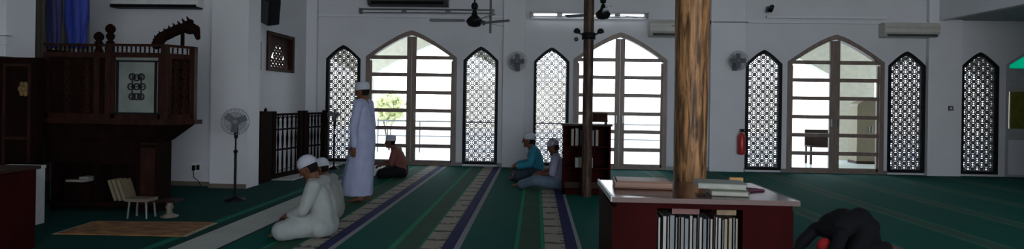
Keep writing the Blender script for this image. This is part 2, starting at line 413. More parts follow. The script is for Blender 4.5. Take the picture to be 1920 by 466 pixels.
# tan rounded cabinet and dark box on the porch beyond the right door
t = empty('porch_cabinet', (8.45, 15.3, -.012), 0, 'tan round topped cabinet on the porch behind the right double door', 'cabinet')
MB().prism([(-.33,.06),(.33,.06),(.33,1.45)] + [(.33*math.cos(a*PI/8), 1.45 + .16*math.sin(a*PI/8)) for a in range(1,8)] + [(-.33,1.45)], -.2, .2).build('body', M['tan'], t)
MB().box(-.34,.34,-.21,.21,0,.07).build('plinth', M['dwood2'], t)
MB().tube((-.04,-.215,.8),(-.04,-.215,.95),.012).tube((.04,-.215,.8),(.04,-.215,.95),.012).build('handle', M['steel'], t)
t = empty('shoe_bench', (7.15, 14.9, -.012), 0, 'low dark bench on the porch behind the right double door', 'bench')
MB().box(-.35,.35,-.16,.16,.42,.46).build('seat', M['dwood2'], t)
for sx in (-1,1):
    for sy in (-1,1): MB().box(sx*.32-.02, sx*.32+.02, sy*.13-.02, sy*.13+.02, 0, .42).build('leg', M['dwood2'], t)
MB().box(-.35,.35,.13,.16,.46,.85).build('backrest', M['dwood2'], t)

# ------------------------------------------------------------------ small lattice window on the left wall
o = empty('window_7', (LX, 11.375, 0), 0, kind='structure')
fr = MB()
for y0, y1, z0, z1 in ((-.60,-.50,1.95,2.70), (.50,.60,1.95,2.70), (-.50,.50,1.95,2.0), (-.50,.50,2.63,2.70)):
    fr.box(-.12, .035, y0, y1, z0, z1)
fr.build('window_frame', M['dwood2'], o)
sc = MB(); w = .022
N_ = 7
for i in range(N_):
    for j in range(6):
        cy = -.5 + 1.0*(i+.5)/N_; cz = 2.0 + .63*(j+.5)/6
        u = cy/.42
        if abs(u) > 1 or cz > 2.02 + .50*(1 - abs(u)**1.2): continue
        r = .05
        for k in range(6):
            a0, a1 = k*PI/3, (k+1)*PI/3
            sc.bar((-.05, cy + r*math.cos(a0), cz + r*math.sin(a0)), (-.05, cy + r*math.cos(a1), cz + r*math.sin(a1)), w, .03, up=(1,0,0))
for i in range(12):
    u0 = -1 + i/6; u1 = u0 + 1/6
    za, zb = 2.0 + .56*(1-abs(u0)**1.2), 2.0 + .56*(1-abs(u1)**1.2)
    ya, yb = u0*.5, u1*.5
    sc.add([(-.07,ya,za),(-.07,yb,zb),(-.07,yb,2.63),(-.07,ya,2.63),(-.03,ya,za),(-.03,yb,zb),(-.03,yb,2.63),(-.03,ya,2.63)],
           [(0,1,2,3),(7,6,5,4),(0,4,5,1),(3,2,6,7)])
sc.build('lattice', M['dwood2'], o)

# ------------------------------------------------------------------ wall equipment
def split_ac(name, x0, x1, z0, z1, label, dark=False):
    w = (x1-x0)/2; h = z1-z0; o = empty(name, ((x0+x1)/2, YW - .003, z0), 0, label, 'air conditioner', 'air conditioners on the window wall')
    d = .24
    pr = [(-.0, h), (-d*.8, h), (-d, h*.82), (-d, h*.34), (-d*.72, .02), (0, 0)]
    mb = MB(); vs = [(-w, y, z) for y, z in pr] + [(w, y, z) for y, z in pr]; n = len(pr)
    mb.add(vs, [tuple(range(n)), tuple(reversed(range(n,2*n)))] + [(i, i+n, (i+1)%n+n, (i+1)%n) for i in range(n)])
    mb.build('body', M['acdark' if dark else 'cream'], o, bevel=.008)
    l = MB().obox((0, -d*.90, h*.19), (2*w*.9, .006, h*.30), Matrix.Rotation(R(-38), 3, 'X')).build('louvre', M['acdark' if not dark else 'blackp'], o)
    MB().box(-w*.97, w*.97, -d - .004, -d + .002, h*.60, h*.62).box(-w*.97, w*.97, -d - .004, -d+.002, h*.70, h*.715).build('front_grille', M['grey'], o)
    return o
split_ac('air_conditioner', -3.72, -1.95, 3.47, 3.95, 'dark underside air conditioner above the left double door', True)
split_ac('air_conditioner', 2.40, 3.55, 2.86, 3.20, 'cream air conditioner beside the timber post, above the middle door', False)
split_ac('air_conditioner', 7.27, 8.40, 2.90, 3.21, 'cream air conditioner above the lattice window near the gallery', False)
# air conditioner on the recess wall
o = empty('air_conditioner', (-6.1, 9.197, 2.86), 0, 'white air conditioner high on the recess wall above the pulpit', 'air conditioner')
MB().box(-.72,.72,-.2,0,.0,.36).build('body', M['white'], o, bevel=.012)
MB().box(-.70,.70,-.215,-.02,-.02,.03).build('louvre', M['blackp'], o)
def wall_fan(x, z, label):
    o = empty('wall_fan', (x, YW - .10, z), 0, label, 'fan', 'wall fans on the pilasters')
    MB().box(-.05,.05,-.05,.0,-.20,-.02).tube((0,-.03,-.08),(0,-.16,0),.02).build('bracket', M['fangrey'], o)
    MB().tube((0,-.10,0),(0,-.22,0),.06,.05,16).build('motor', M['grey'], o)
    b = MB()
    for k in range(4):
        a = k*PI/2; c = V((math.cos(a)*.09, -.24, math.sin(a)*.09)); Mx = Matrix.Rotation(-a, 3, 'Y') @ Matrix.Rotation(R(25), 3, 'X')
        b.obox(c, (.13, .006, .10), Mx)
    b.tube((0,-.22,0),(0,-.27,0),.03,.03,12).build('blades', M['fangrey'], o)
    c = MB(); rr = .20
    for k in range(28):
        a = 2*PI*k/28; p = lambda r, y: (r*math.cos(a), y, r*math.sin(a))
        c.path([p(.05,-.30), p(.14,-.295), p(rr,-.25), p(.14,-.19), p(.05,-.18)], .0028, 5)
    for r_, y_ in ((rr,-.25),(.14,-.296),(.05,-.30)):
        c.path([(r_*math.cos(2*PI*k/28), y_, r_*math.sin(2*PI*k/28)) for k in range(29)], .004, 5)
    c.build('cage', M['fangrey'], o)
wall_fan(-.42, 2.29, 'grey round wall fan on the pilaster left of the middle door')
wall_fan(4.22, 2.36, 'grey round wall fan on the pilaster right of the timber post')
# fluorescent battens
def batten(x0, x1, z, nt, label, lit=True, y=YW-.07):
    o = empty('tube_light', ((x0+x1)/2, y, z), 0, label, 'light'); w = (x1-x0)/2
    MB().box(-w, w, .0, .06, -.035, .045).box(-w, w, -.10, .0, .035, .05).box(-w-.03, -w, -.10, .06, -.06, .06).box(w, w+.03, -.10, .06, -.06, .06).build('housing', M['grey'], o)
    L_ = 2*w/nt
    for k in range(nt):
        a = -w + L_*k + .05; tag(MB().tube((a,-.05,0),(a+L_-.12,-.05,0),.022,n=10).build('tube', M['tube' if lit else 'white'], o), 'glowing white tube' if lit else None)
batten(-3.88, -.98, 3.37, 3, 'long unlit white tube light on the wall below the dark air conditioner', False)
batten(-.14, 2.35, 3.32, 4, 'long bright tube light on the wall above the middle double door')
# fire extinguisher
o = empty('fire_extinguisher', (4.36, YW - .20, 0.38), 0, 'red fire extinguisher hanging on the pilaster beside a lattice window', 'fire extinguisher')
MB().lathe([(.02,0),(.075,.01),(.08,.03),(.08,.38),(.06,.43),(.025,.46),(.025,.49)], n=18).build('cylinder', M['red'], o)
MB().box(-.03,.05,-.015,.015,.48,.53).box(-.03,.08,-.012,.012,.53,.545).build('valve', M['blackp'], o)
MB().path([(.05,0,.5),(.11,0,.45),(.105,0,.2),(.09,0,.1)], .012).build('hose', M['blackp'], o)
MB().box(-.03,.03,.07,.10,.25,.35).build('bracket', M['grey'], o)
# security camera
o = empty('security_camera', (4.95, YW - .003, 3.46), 0, 'small black security camera on a bracket above the wall ledge', 'camera')
MB().box(-.05,.05,-.02,0,-.03,.10).path([(0,-.01,.05),(0,-.14,.05)], .014).build('bracket', M['grey'], o)
MB().tube((.05,-.08,.08),(-.05,-.26,-.03),.045,.045,14).build('housing', M['blackp'], o)
MB().tube((-.05,-.26,-.03),(-.056,-.272,-.036),.03,.03,14).build('lens', M['eye'], o)
# switch on the pilaster under the gallery
o = empty('wall_switch', (8.72, YW - .103, 1.43), 0, 'small grey wall switch on the pilaster between the last lattice windows', 'switch')
MB().box(-.05,.05,-.012,0,-.05,.05).build('plate', M['grey'], o); MB().box(-.015,.015,-.018,-.012,-.02,.02).build('rocker', M['white'], o)
# power outlet
o = empty('power_outlet', (-5.47, 9.197, .28), 0, 'white power outlet low on the recess wall with a dark plug and cord', 'outlet')
MB().box(-.07,.07,-.012,0,-.05,.09).build('plate', M['white'], o)
MB().box(-.055,-.015,-.05,-.012,-.03,.05).box(.02,.05,-.05,-.012,-.02,.06).path([(-.035,-.04,-.02),(-.02,-.05,-.14),(.06,-.05,-.2),(.10,-.05,-.275)], .006).build('plug', M['blackp'], o)
# loudspeaker and bracket by the left column
o = empty('loudspeaker', (-4.86, 10.35, 2.74), R(-25), 'black tilted loudspeaker on an arm high by the left column', 'loudspeaker')
T = Matrix.Rotation(R(22), 3, 'Y') @ Matrix.Rotation(R(14), 3, 'X')
MB().obox((.16,-.12,.24), (.27,.24,.46), T).build('cabinet', M['blackp'], o, bevel=.015)
MB().obox(V((.16,-.12,.24)) + T @ V((0,-.125,0)), (.24,.01,.42), T).build('grille', M['acdark'], o)
MB().path([(-.16,-.08,.22),(.06,-.10,.22)], .02).ball((-.17,-.08,.22), (.045,.05,.07)).build('bracket', M['blackp'], o)
tag(MB().box(LX+.002, LX+.02, 10.22, 10.56, 1.95, 2.47).build('wall_notice', M['grey']), 'pale grey notice board on the left wall beside the small lattice window', 'notice board')
for p in ('wall_notice',): bpy.data.objects[p].data.materials[0] = mat('pale_grey_board', (.38,.40,.44), .6)

# ceiling fans
def ceiling_fan(x, y, z, rot, label):
    o = empty('ceiling_fan', (x, y, z), rot, label, 'fan', 'black ceiling fans on long rods')
    MB().lathe([(.03,-.10),(.09,-.085),(.125,-.03),(.13,.0),(.09,.045),(.05,.08),(.03,.16)], n=20).build('motor', M['blackp'], o)
    MB().tube((0,0,.1),(0,0,CEIL - z - .1),.014).build('rod', M['blackp'], o)
    MB().lathe([(.015,CEIL-z-.14),(.07,CEIL-z-.06),(.075,CEIL-z-.004)], n=16).build('canopy', M['blackp'], o)
    MB().lathe([(.014,.17),(.045,.18),(.055,.23),(.04,.27),(.014,.28)], n=14).build('rod_cover', M['blackp'], o)
    for k in range(3):
        a = k*2*PI/3; Mx = Matrix.Rotation(a, 3, 'Z') @ Matrix.Rotation(R(13), 3, 'X')
        c = Mx @ V((.42,0,0)); b = MB()
        prof = [(-.27,-.045),(.27,-.065),(.29,0),(.27,.065),(-.27,.045)]
        vs = [c + Mx @ V((p,q,s)) for s in (-.003,.003) for p,q in prof]
        b.add(vs, [(0,1,2,3,4),(9,8,7,6,5)] + [(i,(i+1)%5,(i+1)%5+5,i+5) for i in range(5)])
        b.build('blade', M['acdark'], o)
ceiling_fan(-.98, 9.0, 2.68, R(178), 'ceiling fan with a black motor hanging left, above the left door')
ceiling_fan(1.10, 9.9, 2.94, R(30), 'ceiling fan with a black motor hanging just right of the thin timber post')
ceiling_fan(2.66, 9.5, 2.76, R(-3), 'ceiling fan mostly hidden behind the thick timber post')
# hanging microphone rod near the first fan
o = empty('hanging_rod', (-.69, 8.5, 2.43), 0, 'dark hanging rod with a short cross arm beside the left ceiling fan', 'rod')
MB().tube((0,0,0),(0,0,CEIL-2.43-.003),.016).build('rod', M['acdark'], o)
MB().tube((-.10,0,.15),(.28,0,.19),.018).ball((-.1,0,.15),.035).build('cross_arm', M['acdark'], o)

# ------------------------------------------------------------------ timber posts
def post(x, y, r0, r1, label, seed, m):
    mb = MB(); rnd = random.Random(seed); rings = []; n = 22
    zs = [i*CEIL/26 for i in range(27)]
    for z in zs:
        t = min(z/2.4, 1); r = r0 + (r1 - r0)*t; ring = []
        for k in range(n):
            a = 2*PI*k/n; w = 1 + .045*noise.noise(V((math.cos(a)*1.4, math.sin(a)*1.4 + seed, z*1.1)))
            ring.append((r*w*math.cos(a), r*w*math.sin(a), z - (0 if z < CEIL - .01 else .002)))
        rings.append(ring)
    mb.ring_loft(rings); o = mb.build('timber_post', m); o.location = (x, y, 0)
    return tag(o, label, 'post')
post(1.10, 4.2, .108, .120, 'thick streaked brown timber post standing behind the book table', 1, M['post'])
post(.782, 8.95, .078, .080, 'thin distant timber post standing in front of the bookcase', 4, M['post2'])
o = empty('spotlight_bracket', (.782, 8.95, 2.45), 0, 'black clamp with two small lamps on the thin timber post', 'light')
MB().lathe([(.082,-.05),(.105,-.05),(.105,.05),(.082,.05)], n=20).build('clamp', M['blackp'], o)
for s in (-1,1):
    h_ = MB().path([(s*.09,0,.02),(s*.17,-.01,.06)], .012).lathe([(.02,-.03),(.055,-.01),(.045,.03),(.02,.05)], (s*.18,-.01,.07), 14).build('lamp_head', M['blackp'], o)
MB().ball((-.19,-.02,-.05), .035).build('lamp_bulb', M['acdark'], o)

# ------------------------------------------------------------------ bookcase behind the thin post
o = empty('bookcase', (.80, 9.30, 0), 0, 'small maroon wooden bookcase behind the thin timber post', 'bookcase')
W2 = .37
MB().box(-W2,-W2+.03,-.17,.17,0,1.07).build('side_panel', M['redwood'], o); MB().box(W2-.03,W2,-.17,.17,0,1.07).build('side_panel', M['redwood'], o)
MB().box(-W2,W2,.15,.17,0,1.07).build('back_panel', M['redwood'], o)
MB().box(-W2-.02,W2+.02,-.19,.19,1.07,1.10).build('top', M['dwood2'], o)
MB().box(-W2,W2,-.17,.17,0,.09).build('plinth', M['redwood'], o)
for z in (.40,.74): MB().box(-W2+.03,W2-.03,-.16,.15,z,z+.022).build('shelf', M['redwood'], o)
MB().box(-W2+.03,W2-.03,-.165,-.15,.10,.20).build('drawer', M['dwood2'], o)
def book(x, y, z, w, d, h, m, label, rot=None, group=None, lying=False, name='book'):
    """standing book, spine to -y; w thickness, d depth, h height"""
    b = MB(); b.box(-w/2, w/2, -d/2, -d/2 + .004, 0, h).box(-w/2, -w/2+.0025, -d/2, d/2, 0, h).box(w/2-.0025, w/2, -d/2, d/2, 0, h)
    c = b.build(name, m); c.location = (x, y, z)
    if rot: c.rotation_euler = rot
    MB().box(-w/2+.0025, w/2-.0025, -d/2+.004, d/2-.006, .004, h-.004).build('pages', M['paper'], c)
    tag(c, label, 'book', group); return c
bm_ = [mat('spine_%d' % i, c, .5) for i, c in enumerate([(.30,.29,.27),(.17,.18,.185),(.09,.06,.045),(.26,.21,.14),(.36,.35,.31),(.14,.04,.035),(.14,.15,.155),(.02,.02,.022)])]
cn = ['pale grey','slate grey','dark brown','tan','off white','dull red','mid grey','black']
x = .55; k = 0
for w, c, h in ((.045,3,.26),(.05,0,.27),(.035,7,.25),(.04,5,.24),(.05,0,.26),(.03,1,.24),(.045,3,.25)):
    book(x + w/2, 9.26, .762, w, .2, h, bm_[c], '%s book on the top shelf of the maroon bookcase, %s' % (cn[c], ['at the far left end','second from the left','third from the left','in the middle','just right of the middle','second from the right','at the far right end'][k]), group='books in the bookcase')
    x += w + .022; k += 1
x = .62
for k, (w, c, h) in enumerate(((.06,0,.15),(.05,4,.16),(.05,0,.14),(.06,3,.16),(.04,4,.15))):
    book(x + w/2, 9.24, .422, w, .18, h, bm_[c], '%s small book low in the maroon bookcase, %s' % (cn[c], ['leftmost','second from left','middle','second from right','rightmost'][k]), group='books in the bookcase'); x += w + .004
o = empty('book_rest', (.98, 9.28, 1.1025), 0, 'small dark wooden book rest on top of the maroon bookcase', 'book rest')
MB().obox((0,0,.10),(.30,.02,.16),Matrix.Rotation(R(-35),3,'X')).build('slope', M['dwood2'], o); MB().box(-.14,-.11,-.05,.10,0,.10).box(.11,.14,-.05,.10,0,.10).build('leg', M['dwood2'], o)

# ------------------------------------------------------------------ big book table in front
TX, TY, TZ = .865, 3.33, .965
o = empty('book_table', (TX, TY, 0), 0, 'large maroon book table with a glossy top and an open front shelf', 'table')
hw, hd = .465, .33
MB().box(-hw, hw, -hd, hd, TZ-.022, TZ).build('table_top', M['redtop'], o, bevel=.004)
MB().box(-hw-.006, hw+.006, -hd-.008, -hd, TZ-.024, TZ+.001).box(hw, hw+.008, -hd, hd, TZ-.024, TZ+.001).build('edge_band', M['rail'], o)
tag(MB().box(-hw-.012, -hw, -hd, hd, TZ-.024, TZ+.004).build('edge_strip', M['trimlt'], o), 'pale side strip')
MB().box(-hw+.02, hw-.02, -hd+.02, hd-.02, TZ-.055, TZ-.022).build('apron', M['redwood'], o)
MB().box(-hw+.0, -.235, -hd+.03, hd-.02, 0, TZ-.055).build('side_cupboard', M['redwood'], o)
MB().box(.20, hw-.01, -hd+.03, hd-.02, 0, TZ-.055).build('side_cupboard', M['redwood'], o)
MB().box(-.235, .20, hd-.04, hd-.02, 0, TZ-.055).build('back_panel', M['redwood'], o)
for z in (.0,.30,.575): MB().box(-.235, .20, -hd+.03, hd-.04, z, z+.02).build('shelf', M['redwood'], o)
# books standing in its shelf
seq = [(4,.014),(7,.006),(4,.020),(0,.010),(1,.026),(1,.012),(2,.010),(1,.018),(1,.022),(0,.016),(6,.020),(2,.008),(4,.016),(6,.020),(1,.010),(4,.014),(5,.008),(0,.012),(4,.016),(1,.010),(3,.018),(3,.020),(6,.012),(3,.014)]
x = TX - .225; nb = len(seq)
ords = ['first','second','third','fourth','fifth','sixth','seventh','eighth','ninth','tenth','eleventh','twelfth']
for k, (c, w) in enumerate(seq):
    h = .255 + .022*random.random() if k > 4 else .26 + .012*k/4
    pos = ords[k] + ' from the left end' if k < 12 else ords[nb-1-k] + ' from the right end'
    book(x + w/2, TY - hd + .145 + .01*random.random(), .596, w, .19, h, bm_[c], '%s upright book in the shelf of the book table, %s' % (cn[c], pos), group='books standing in the book table')
    x += w + .0026
b = MB().box(-.07,.07,-.08,.08,0,.028).build('book', bm_[5]); b.location = (TX-.08, TY-hd+.15, .8735); tag(b, 'dull red book lying flat on the standing books in the table shelf', 'book')
MB().box(-.066,.072,-.075,.0815,.004,.024).build('pages', M['paper'], b)
b = MB().box(-.05,.05,-.05,.05,0,.026).build('small_box', M['gold']); b.location = (TX+.13, TY-hd+.12, .8735); tag(b, 'small brown carton lying on the upright books at the right of the shelf', 'box')
# things on the table
def flat_book(name, x, y, z, w, d, h, m, rz, label, cat='book'):
    b = MB().box(-w/2,w/2,-d/2,d/2,0,.004).box(-w/2,w/2,-d/2,d/2,h-.004,h).box(-w/2,-w/2+.004,-d/2,d/2,.004,h-.004).build(name, m, bevel=.001)
    b.location = (x, y, z); b.rotation_euler = (0,0,rz); tag(b, label, cat)
    MB().box(-w/2+.004,w/2-.006,-d/2+.005,d/2-.005,.004,h-.004).build('pages', M['paper'], b); return b
gb = mat('grey_green_cover', (.22,.25,.22), .45)
flat_book('book', 1.03, 3.17, TZ+.0015, .19, .15, .026, mat('olive_cover', (.17,.19,.12), .5), R(-6), 'olive green book lying under the larger grey book on the table')
flat_book('book', 1.015, 3.25, TZ+.0285, .25, .19, .030, gb, R(-9), 'large grey book on top of the olive book before the timber post')
b = MB().box(-.16,.16,-.11,.11,0,.006).box(-.16,.16,-.11,-.10,.006,.036).box(-.16,.16,.10,.11,.006,.036).box(-.16,-.15,-.10,.10,.006,.036).box(.15,.16,-.10,.10,.006,.036).build('book_tray', M['brownb'], bevel=.003)
b.location = (.615, 3.40, TZ+.0015); b.rotation_euler = (0,0,R(-4)); tag(b, 'brown wooden tray holding a closed board at the left of the table', 'tray')
b = MB().box(-.145,.145,-.095,.095,0,.034).build('board_case', M['brownb'], bevel=.003); b.location = (.615,3.40,TZ+.009); b.rotation_euler = (0,0,R(-4)); tag(b, 'flat brown case lying in the wooden tray', 'case')
b = MB().box(-.05,.05,-.02,.02,0,.05).build('small_box', mat('orange_carton', (.45,.22,.03), .5)); b.location = (1.22, 3.60, TZ+.0015); tag(b, 'small orange carton on the table just right of the timber post', 'box'); b.scale = (.8,.6,.75)
pm = MB(); pm.v = []
pts = [(.085*math.cos(a*PI/8)*(1+.25*math.cos(3*a*PI/8)), .06*math.sin(a*PI/8)*(1+.2*math.sin(2*a*PI/8))) for a in range(16)]
pm.ring_loft([[(p*s, q*s, z) for p, q in pts] for s, z in ((1,0),(1.02,.003),(.9,.009),(.5,.012))], smooth=False)
b = pm.build('folded_cloth', mat('dark_red_cloth', (.12,.02,.035), .8, (.05,.02,.04), 40)); b.location = (1.185, 3.33, TZ+.0015); tag(b, 'small dark red folded cloth on the glossy table top', 'cloth')

# ------------------------------------------------------------------ pulpit
o = empty('pulpit', (0, 0, 0), 0, 'tall dark carved wooden pulpit with a balcony and finials at left', 'pulpit')
YF = 7.0
ov = MB().box(-6.02,-4.88,YF+.27,YF+.30,0,.90).box(-6.02,-5.98,YF,YF+.27,0,.90).box(-4.93,-4.88,YF,YF+.27,0,.90).box(-5.98,-4.93,YF,YF+.27,.585,.90).box(-5.98,-4.93,YF,YF+.27,.06,.12)
ov.box(-5.47,-5.44,YF,YF+.27,.12,.585); ov.build('shelf_base', M['dwood'], o)
MB().box(-4.88,-4.68,YF,YF+.30,0,.90).build('support_box', M['dwood'], o)
pn = MB()
pn.box(-4.87,-4.69,YF-.012,YF,.1,.8)
for z in (.28,.42,.56,.70,.84): pn.box(-4.88,-4.68,YF-.018,YF,z,z+.015)
pn.build('carved_panel', M['dwood2'], o)
# corbel under the balcony
ft = [(-5.5,YF-.05),(-4.52,YF-.1),(-4.38,YF+.21),(-4.38,YF+.32),(-6.10,YF+.32),(-6.10,YF-.05)]
fb = [(-5.5,YF),(-4.70,YF),(-4.66,YF+.05),(-4.66,YF+.30),(-6.02,YF+.30),(-6.02,YF)]
MB().ring_loft([[(x,y,.88) for x,y in fb],[(x,y,1.09) for x,y in ft]], smooth=False).build('corbel', M['dwood'], o)
fl_ = [(-5.20,YF-.14),(-4.50,YF-.14),(-4.32,YF+.20),(-4.32,YF+.37),(-6.10,YF+.37),(-6.10,YF-.10),(-5.22,YF-.10)]
MB().ring_loft([[(x,y,1.09) for x,y in fl_],[(x,y,1.145) for x,y in fl_]], smooth=False).build('balcony_floor', M['dwood2'], o)
def panel(p0, p1, name, inset_mat, ornament=False, gallery=True):
    p0, p1 = V((*p0,0)), V((*p1,0)); d = (p1-p0); L_ = d.length; d.normalize(); nrm = V((d.y,-d.x,0))
    Mx = Matrix((d, -nrm, V((0,0,1)))).transposed()
    c = lambda u, z, off=0: p0 + d*u + nrm*off + V((0,0,z))
    f = MB(); zt = 2.06 if gallery else 2.0
    f.obox(c(L_/2,1.18),(L_,.05,.07),Mx).obox(c(L_/2,1.935),(L_,.045,.06),Mx)
    f.obox(c(.035,1.54),(.07,.05,.75),Mx).obox(c(L_-.035,1.54),(.07,.05,.75),Mx)
    if gallery: f.obox(c(L_/2,2.055),(L_,.06,.03),Mx)
    f = f.build(name, M['dwood2'], o)
    ins = MB().obox(c(L_/2,1.56),(L_-.14,.02,.70),Mx).build('inset_panel', inset_mat, f)
    if gallery:
        s_ = MB(); n = max(int(L_/.055),3)
        for k in range(n): s_.lathe([(.006,1.965),(.011,1.985),(.007,2.0),(.012,2.02),(.006,2.04)], c(L_*(k+.5)/n,0), 8)
        s_.build('spindles', M['dwood'], f)
    if ornament:
        q = MB(); cc = c(L_/2,1.55,.0)
        for ox, oz in ((-.055,.12),(.055,.12),(0,0),(-.055,-.12),(.055,-.12),(-.07,0),(.07,0),(0,.11),(0,-.12)):
            for k in range(10):
                a0, a1 = 2*PI*k/10, 2*PI*(k+1)/10; r = .038
                q.bar(cc + d*(ox+r*math.cos(a0)) + nrm*.016 + V((0,0,oz+r*math.sin(a0))), cc + d*(ox+r*math.cos(a1)) + nrm*.016 + V((0,0,oz+r*math.sin(a1))), .016, .012, up=nrm)
        for ox in (-.055,.055): q.bar(cc+d*ox+nrm*.014+V((0,0,-.15)), cc+d*ox+nrm*.014+V((0,0,.15)), .014, .010, up=nrm)
        q.bar(cc+d*-.08+nrm*.014, cc+d*.08+nrm*.014, .014, .010, up=nrm)
        q.build('floral_ornament', M['ornament'], f)
        b_ = MB()
        for u, z, w, h in ((L_/2,1.225,L_-.16,.025),(L_/2,1.86,L_-.16,.02),(.10,1.545,.022,.64),(L_-.10,1.545,.022,.64)): b_.obox(c(u,z,.02),(w,.02,h),Mx)
        b_.build('moulding', M['black'], f)
    else:
        for u in ((.35,.65) if L_ > .3 else (.5,)):
            q = MB()
            for k in range(6):
                cc = c(L_*u,1.27+.11*k,.015)
                for t in range(8):
                    a0, a1 = 2*PI*t/8, 2*PI*(t+1)/8; r = .032
                    q.bar(cc + d*(r*math.cos(a0)) + V((0,0,1.4*r*math.sin(a0))), cc + d*(r*math.cos(a1)) + V((0,0,1.4*r*math.sin(a1))), .012, .012, up=nrm)
            q.bar(c(L_*u,1.22,.012), c(L_*u,1.87,.012), .012, .008, up=nrm)
            q.build('carving', M['dwood2'], f)
    return f
panel((-5.20,YF-.10),(-4.52,YF-.10),'front_panel',M['glassg'],True)
panel((-4.52,YF-.10),(-4.35,YF+.22),'angled_panel',M['dwood'])
panel((-6.08,YF-.05),(-5.22,YF-.05),'stair_panel',M['dwood'])
MB().box(-6.10,-5.20,YF-.03,YF+.0,.9,1.93).box(-6.1,-6.06,YF,YF+.3,.6,2.0).build('side_cladding', M['dwood'], o)
for x, y, zt in ((-5.21,YF-.10,2.07),(-4.52,YF-.10,2.07),(-4.36,YF+.22,2.07),(-5.40,YF-.04,1.98)):
    pb_ = MB().box(x-.035,x+.035,y-.035,y+.035,1.1,zt).build('corner_post', M['dwood2'], o)
    if x < -5:
        MB().lathe([(.05,0),(.045,.02),(.025,.04),(.045,.07),(.05,.10),(.03,.13),(.05,.15),(.058,.18),(.045,.215),(.015,.24)], (x,y,zt), 14).build('finial', M['dwood'], pb_)
# carved crest, a rising scroll above the angled panel
cr = MB(); ps = [(-4.66,2.07),(-4.62,2.16),(-4.53,2.22),(-4.44,2.27),(-4.36,2.30)]
for k in range(len(ps)-1):
    a, b = ps[k], ps[k+1]; cr.cap((a[0],YF-.05+k*.03,a[1]), .06, (b[0],YF-.02+k*.03,b[1]), .065, 10)
for k in range(8):
    t = k/7; x = -4.66 + .34*t; z = 2.10 + .25*t**.8; cr.cap((x,YF-.05+.1*t,z+.03), .022, (x-.03,YF-.05+.1*t,z+.075), .008, 8)
cr.ball((-4.34,YF+.1,2.29),(.10,.06,.075)); cr.cap((-4.29,YF+.14,2.29),.05,(-4.26,YF+.14,2.18),.03,10); cr.cap((-4.38,YF+.1,2.35),.035,(-4.33,YF+.1,2.37),.035,8)
cr.tube((-4.40,YF+.05,2.07),(-4.40,YF+.05,2.22),.022).tube((-4.64,YF-.05,2.05),(-4.64,YF-.05,2.14),.06)
cr.build('carved_crest', M['dwood'], o)
# books in the pulpit shelf
for k in range(3):
    b = book(-5.20 + .06*k, YF+.115, .135, .038, .2, .27, bm_[3], 'pale leaning book in the pulpit shelf, %s' % ['leftmost of the three','middle of the three','rightmost of the three'][k], rot=(0,R(-20),0), group='leaning books in the pulpit shelf')
b = MB().box(-.14,.10,-.09,.09,0,.035).build('book', bm_[5]); b.location = (-5.72, YF+.12, .352); tag(b, 'dull red book lying on the left shelf stack of the pulpit', 'book'); MB().box(-.136,.104,-.092,.092,.004,.031).build('pages', M['paper'], b)
b = MB().box(-.17,.17,-.10,.10,0,.225).box(-.15,.15,-.104,-.10,.03,.2).build('storage_box', M['dwood']); b.location = (-5.70, YF+.12, .122); tag(b, 'dark low box standing under the lying book in the pulpit shelf', 'box')
b = MB().box(-.06,.06,-.07,.07,0,.03).build('book', bm_[0]); b.location = (-5.54, YF+.10, .3885); tag(b, 'pale small book lying on the red book in the pulpit shelf', 'book')
b.location = (-5.63, YF+.11, .3885)
# banners
def banner(x, y, z0, m, label, w):
    o = empty('furled_banner', (x, y, z0), 0, label, 'banner'); mb = MB(); rings = []
    for i in range(15):
        z = -.1 + 1.35*i/14; ring = []
        for k in range(24):
            a = 2*PI*k/24; r = w*(1 + .22*math.sin(5*a + i*.25) + .12*math.sin(9*a + i*.4))*(.75 + .3*math.sin(PI*min(i/10,1)))
            ring.append((r*math.cos(a), r*math.sin(a)*.55, z + 1.30))
        rings.append(ring)
    mb.ring_loft(rings); mb.build('cloth', m, o)
    MB().tube((0,0,-.84),(0,0,2.65),.014).build('pole', M['steel'], o)
    MB().lathe([(.07,-.85),(.07,-.83),(.02,-.81)], n=18).build('base', M['blackp'], o)
banner(-6.42, YF+.47, 1.997, M['navy'], 'dark navy furled banner standing behind the pulpit, left one', .09)
banner(-6.11, YF+.47, 1.997, M['blue'], 'bright blue furled banner standing behind the pulpit, right one', .13)
for b in bpy.data.objects:
    if b.name.startswith('furled_banner'): b.location.z = .852
cu = MB(); n = 60; rings = []
f0 = [(-8.25 + 1.0*i/n, 9.12 + .022*math.sin(i*1.3)) for i in range(n+1)]
vs = [(x,y,z) for z in (0.03,4.6) for x,y in f0]
cu.add(vs, [(i,i+1,i+n+2,i+n+1) for i in range(n)], True)
b = cu.build('curtain', M['beige']); tag(b, 'beige curtain on the recess wall behind the furled banners', 'curtain')
sm = b.modifiers.new('s','SOLIDIFY'); sm.thickness = .006
# carved niche screen at far left
o = empty('niche_screen', (-6.17, 6.72, 0), 0, 'dark carved wooden screen with a dull gold emblem at the far left', 'screen')
MB().box(-.25,.24,-.04,.06,0,1.875).build('panel', M['dwood'], o)
fm = MB().box(-.17,-.14,-.06,-.04,.1,1.8).box(.14,.17,-.06,-.04,.1,1.8).box(-.14,.14,-.06,-.04,1.77,1.8).box(-.14,.14,-.06,-.04,.9,.93); fm.build('moulding', M['dwood2'], o)
g = MB()
for k in range(6):
    a = k*PI/3; g.ball((.08+.045*math.cos(a),-.05,1.50+.06*math.sin(a)),(.028,.012,.035))
g.ball((.08,-.05,1.50),(.03,.016,.03)); tag(g.build('emblem', M['gold'], o), 'dull gold flower emblem')
# white side cabinet
o = empty('side_table', (-5.62, 6.15, 0), 0, 'white narrow side table between the red lectern and the pulpit', 'table')
MB().box(-.30,.12,-.18,.18,.62,.65).build('table_top', M['white'], o); MB().box(.07,.115,-.17,.17,0,.62).build('side_panel', M['white'], o); MB().box(-.29,-.25,-.17,.17,0,.62).build('side_panel', M['white'], o)
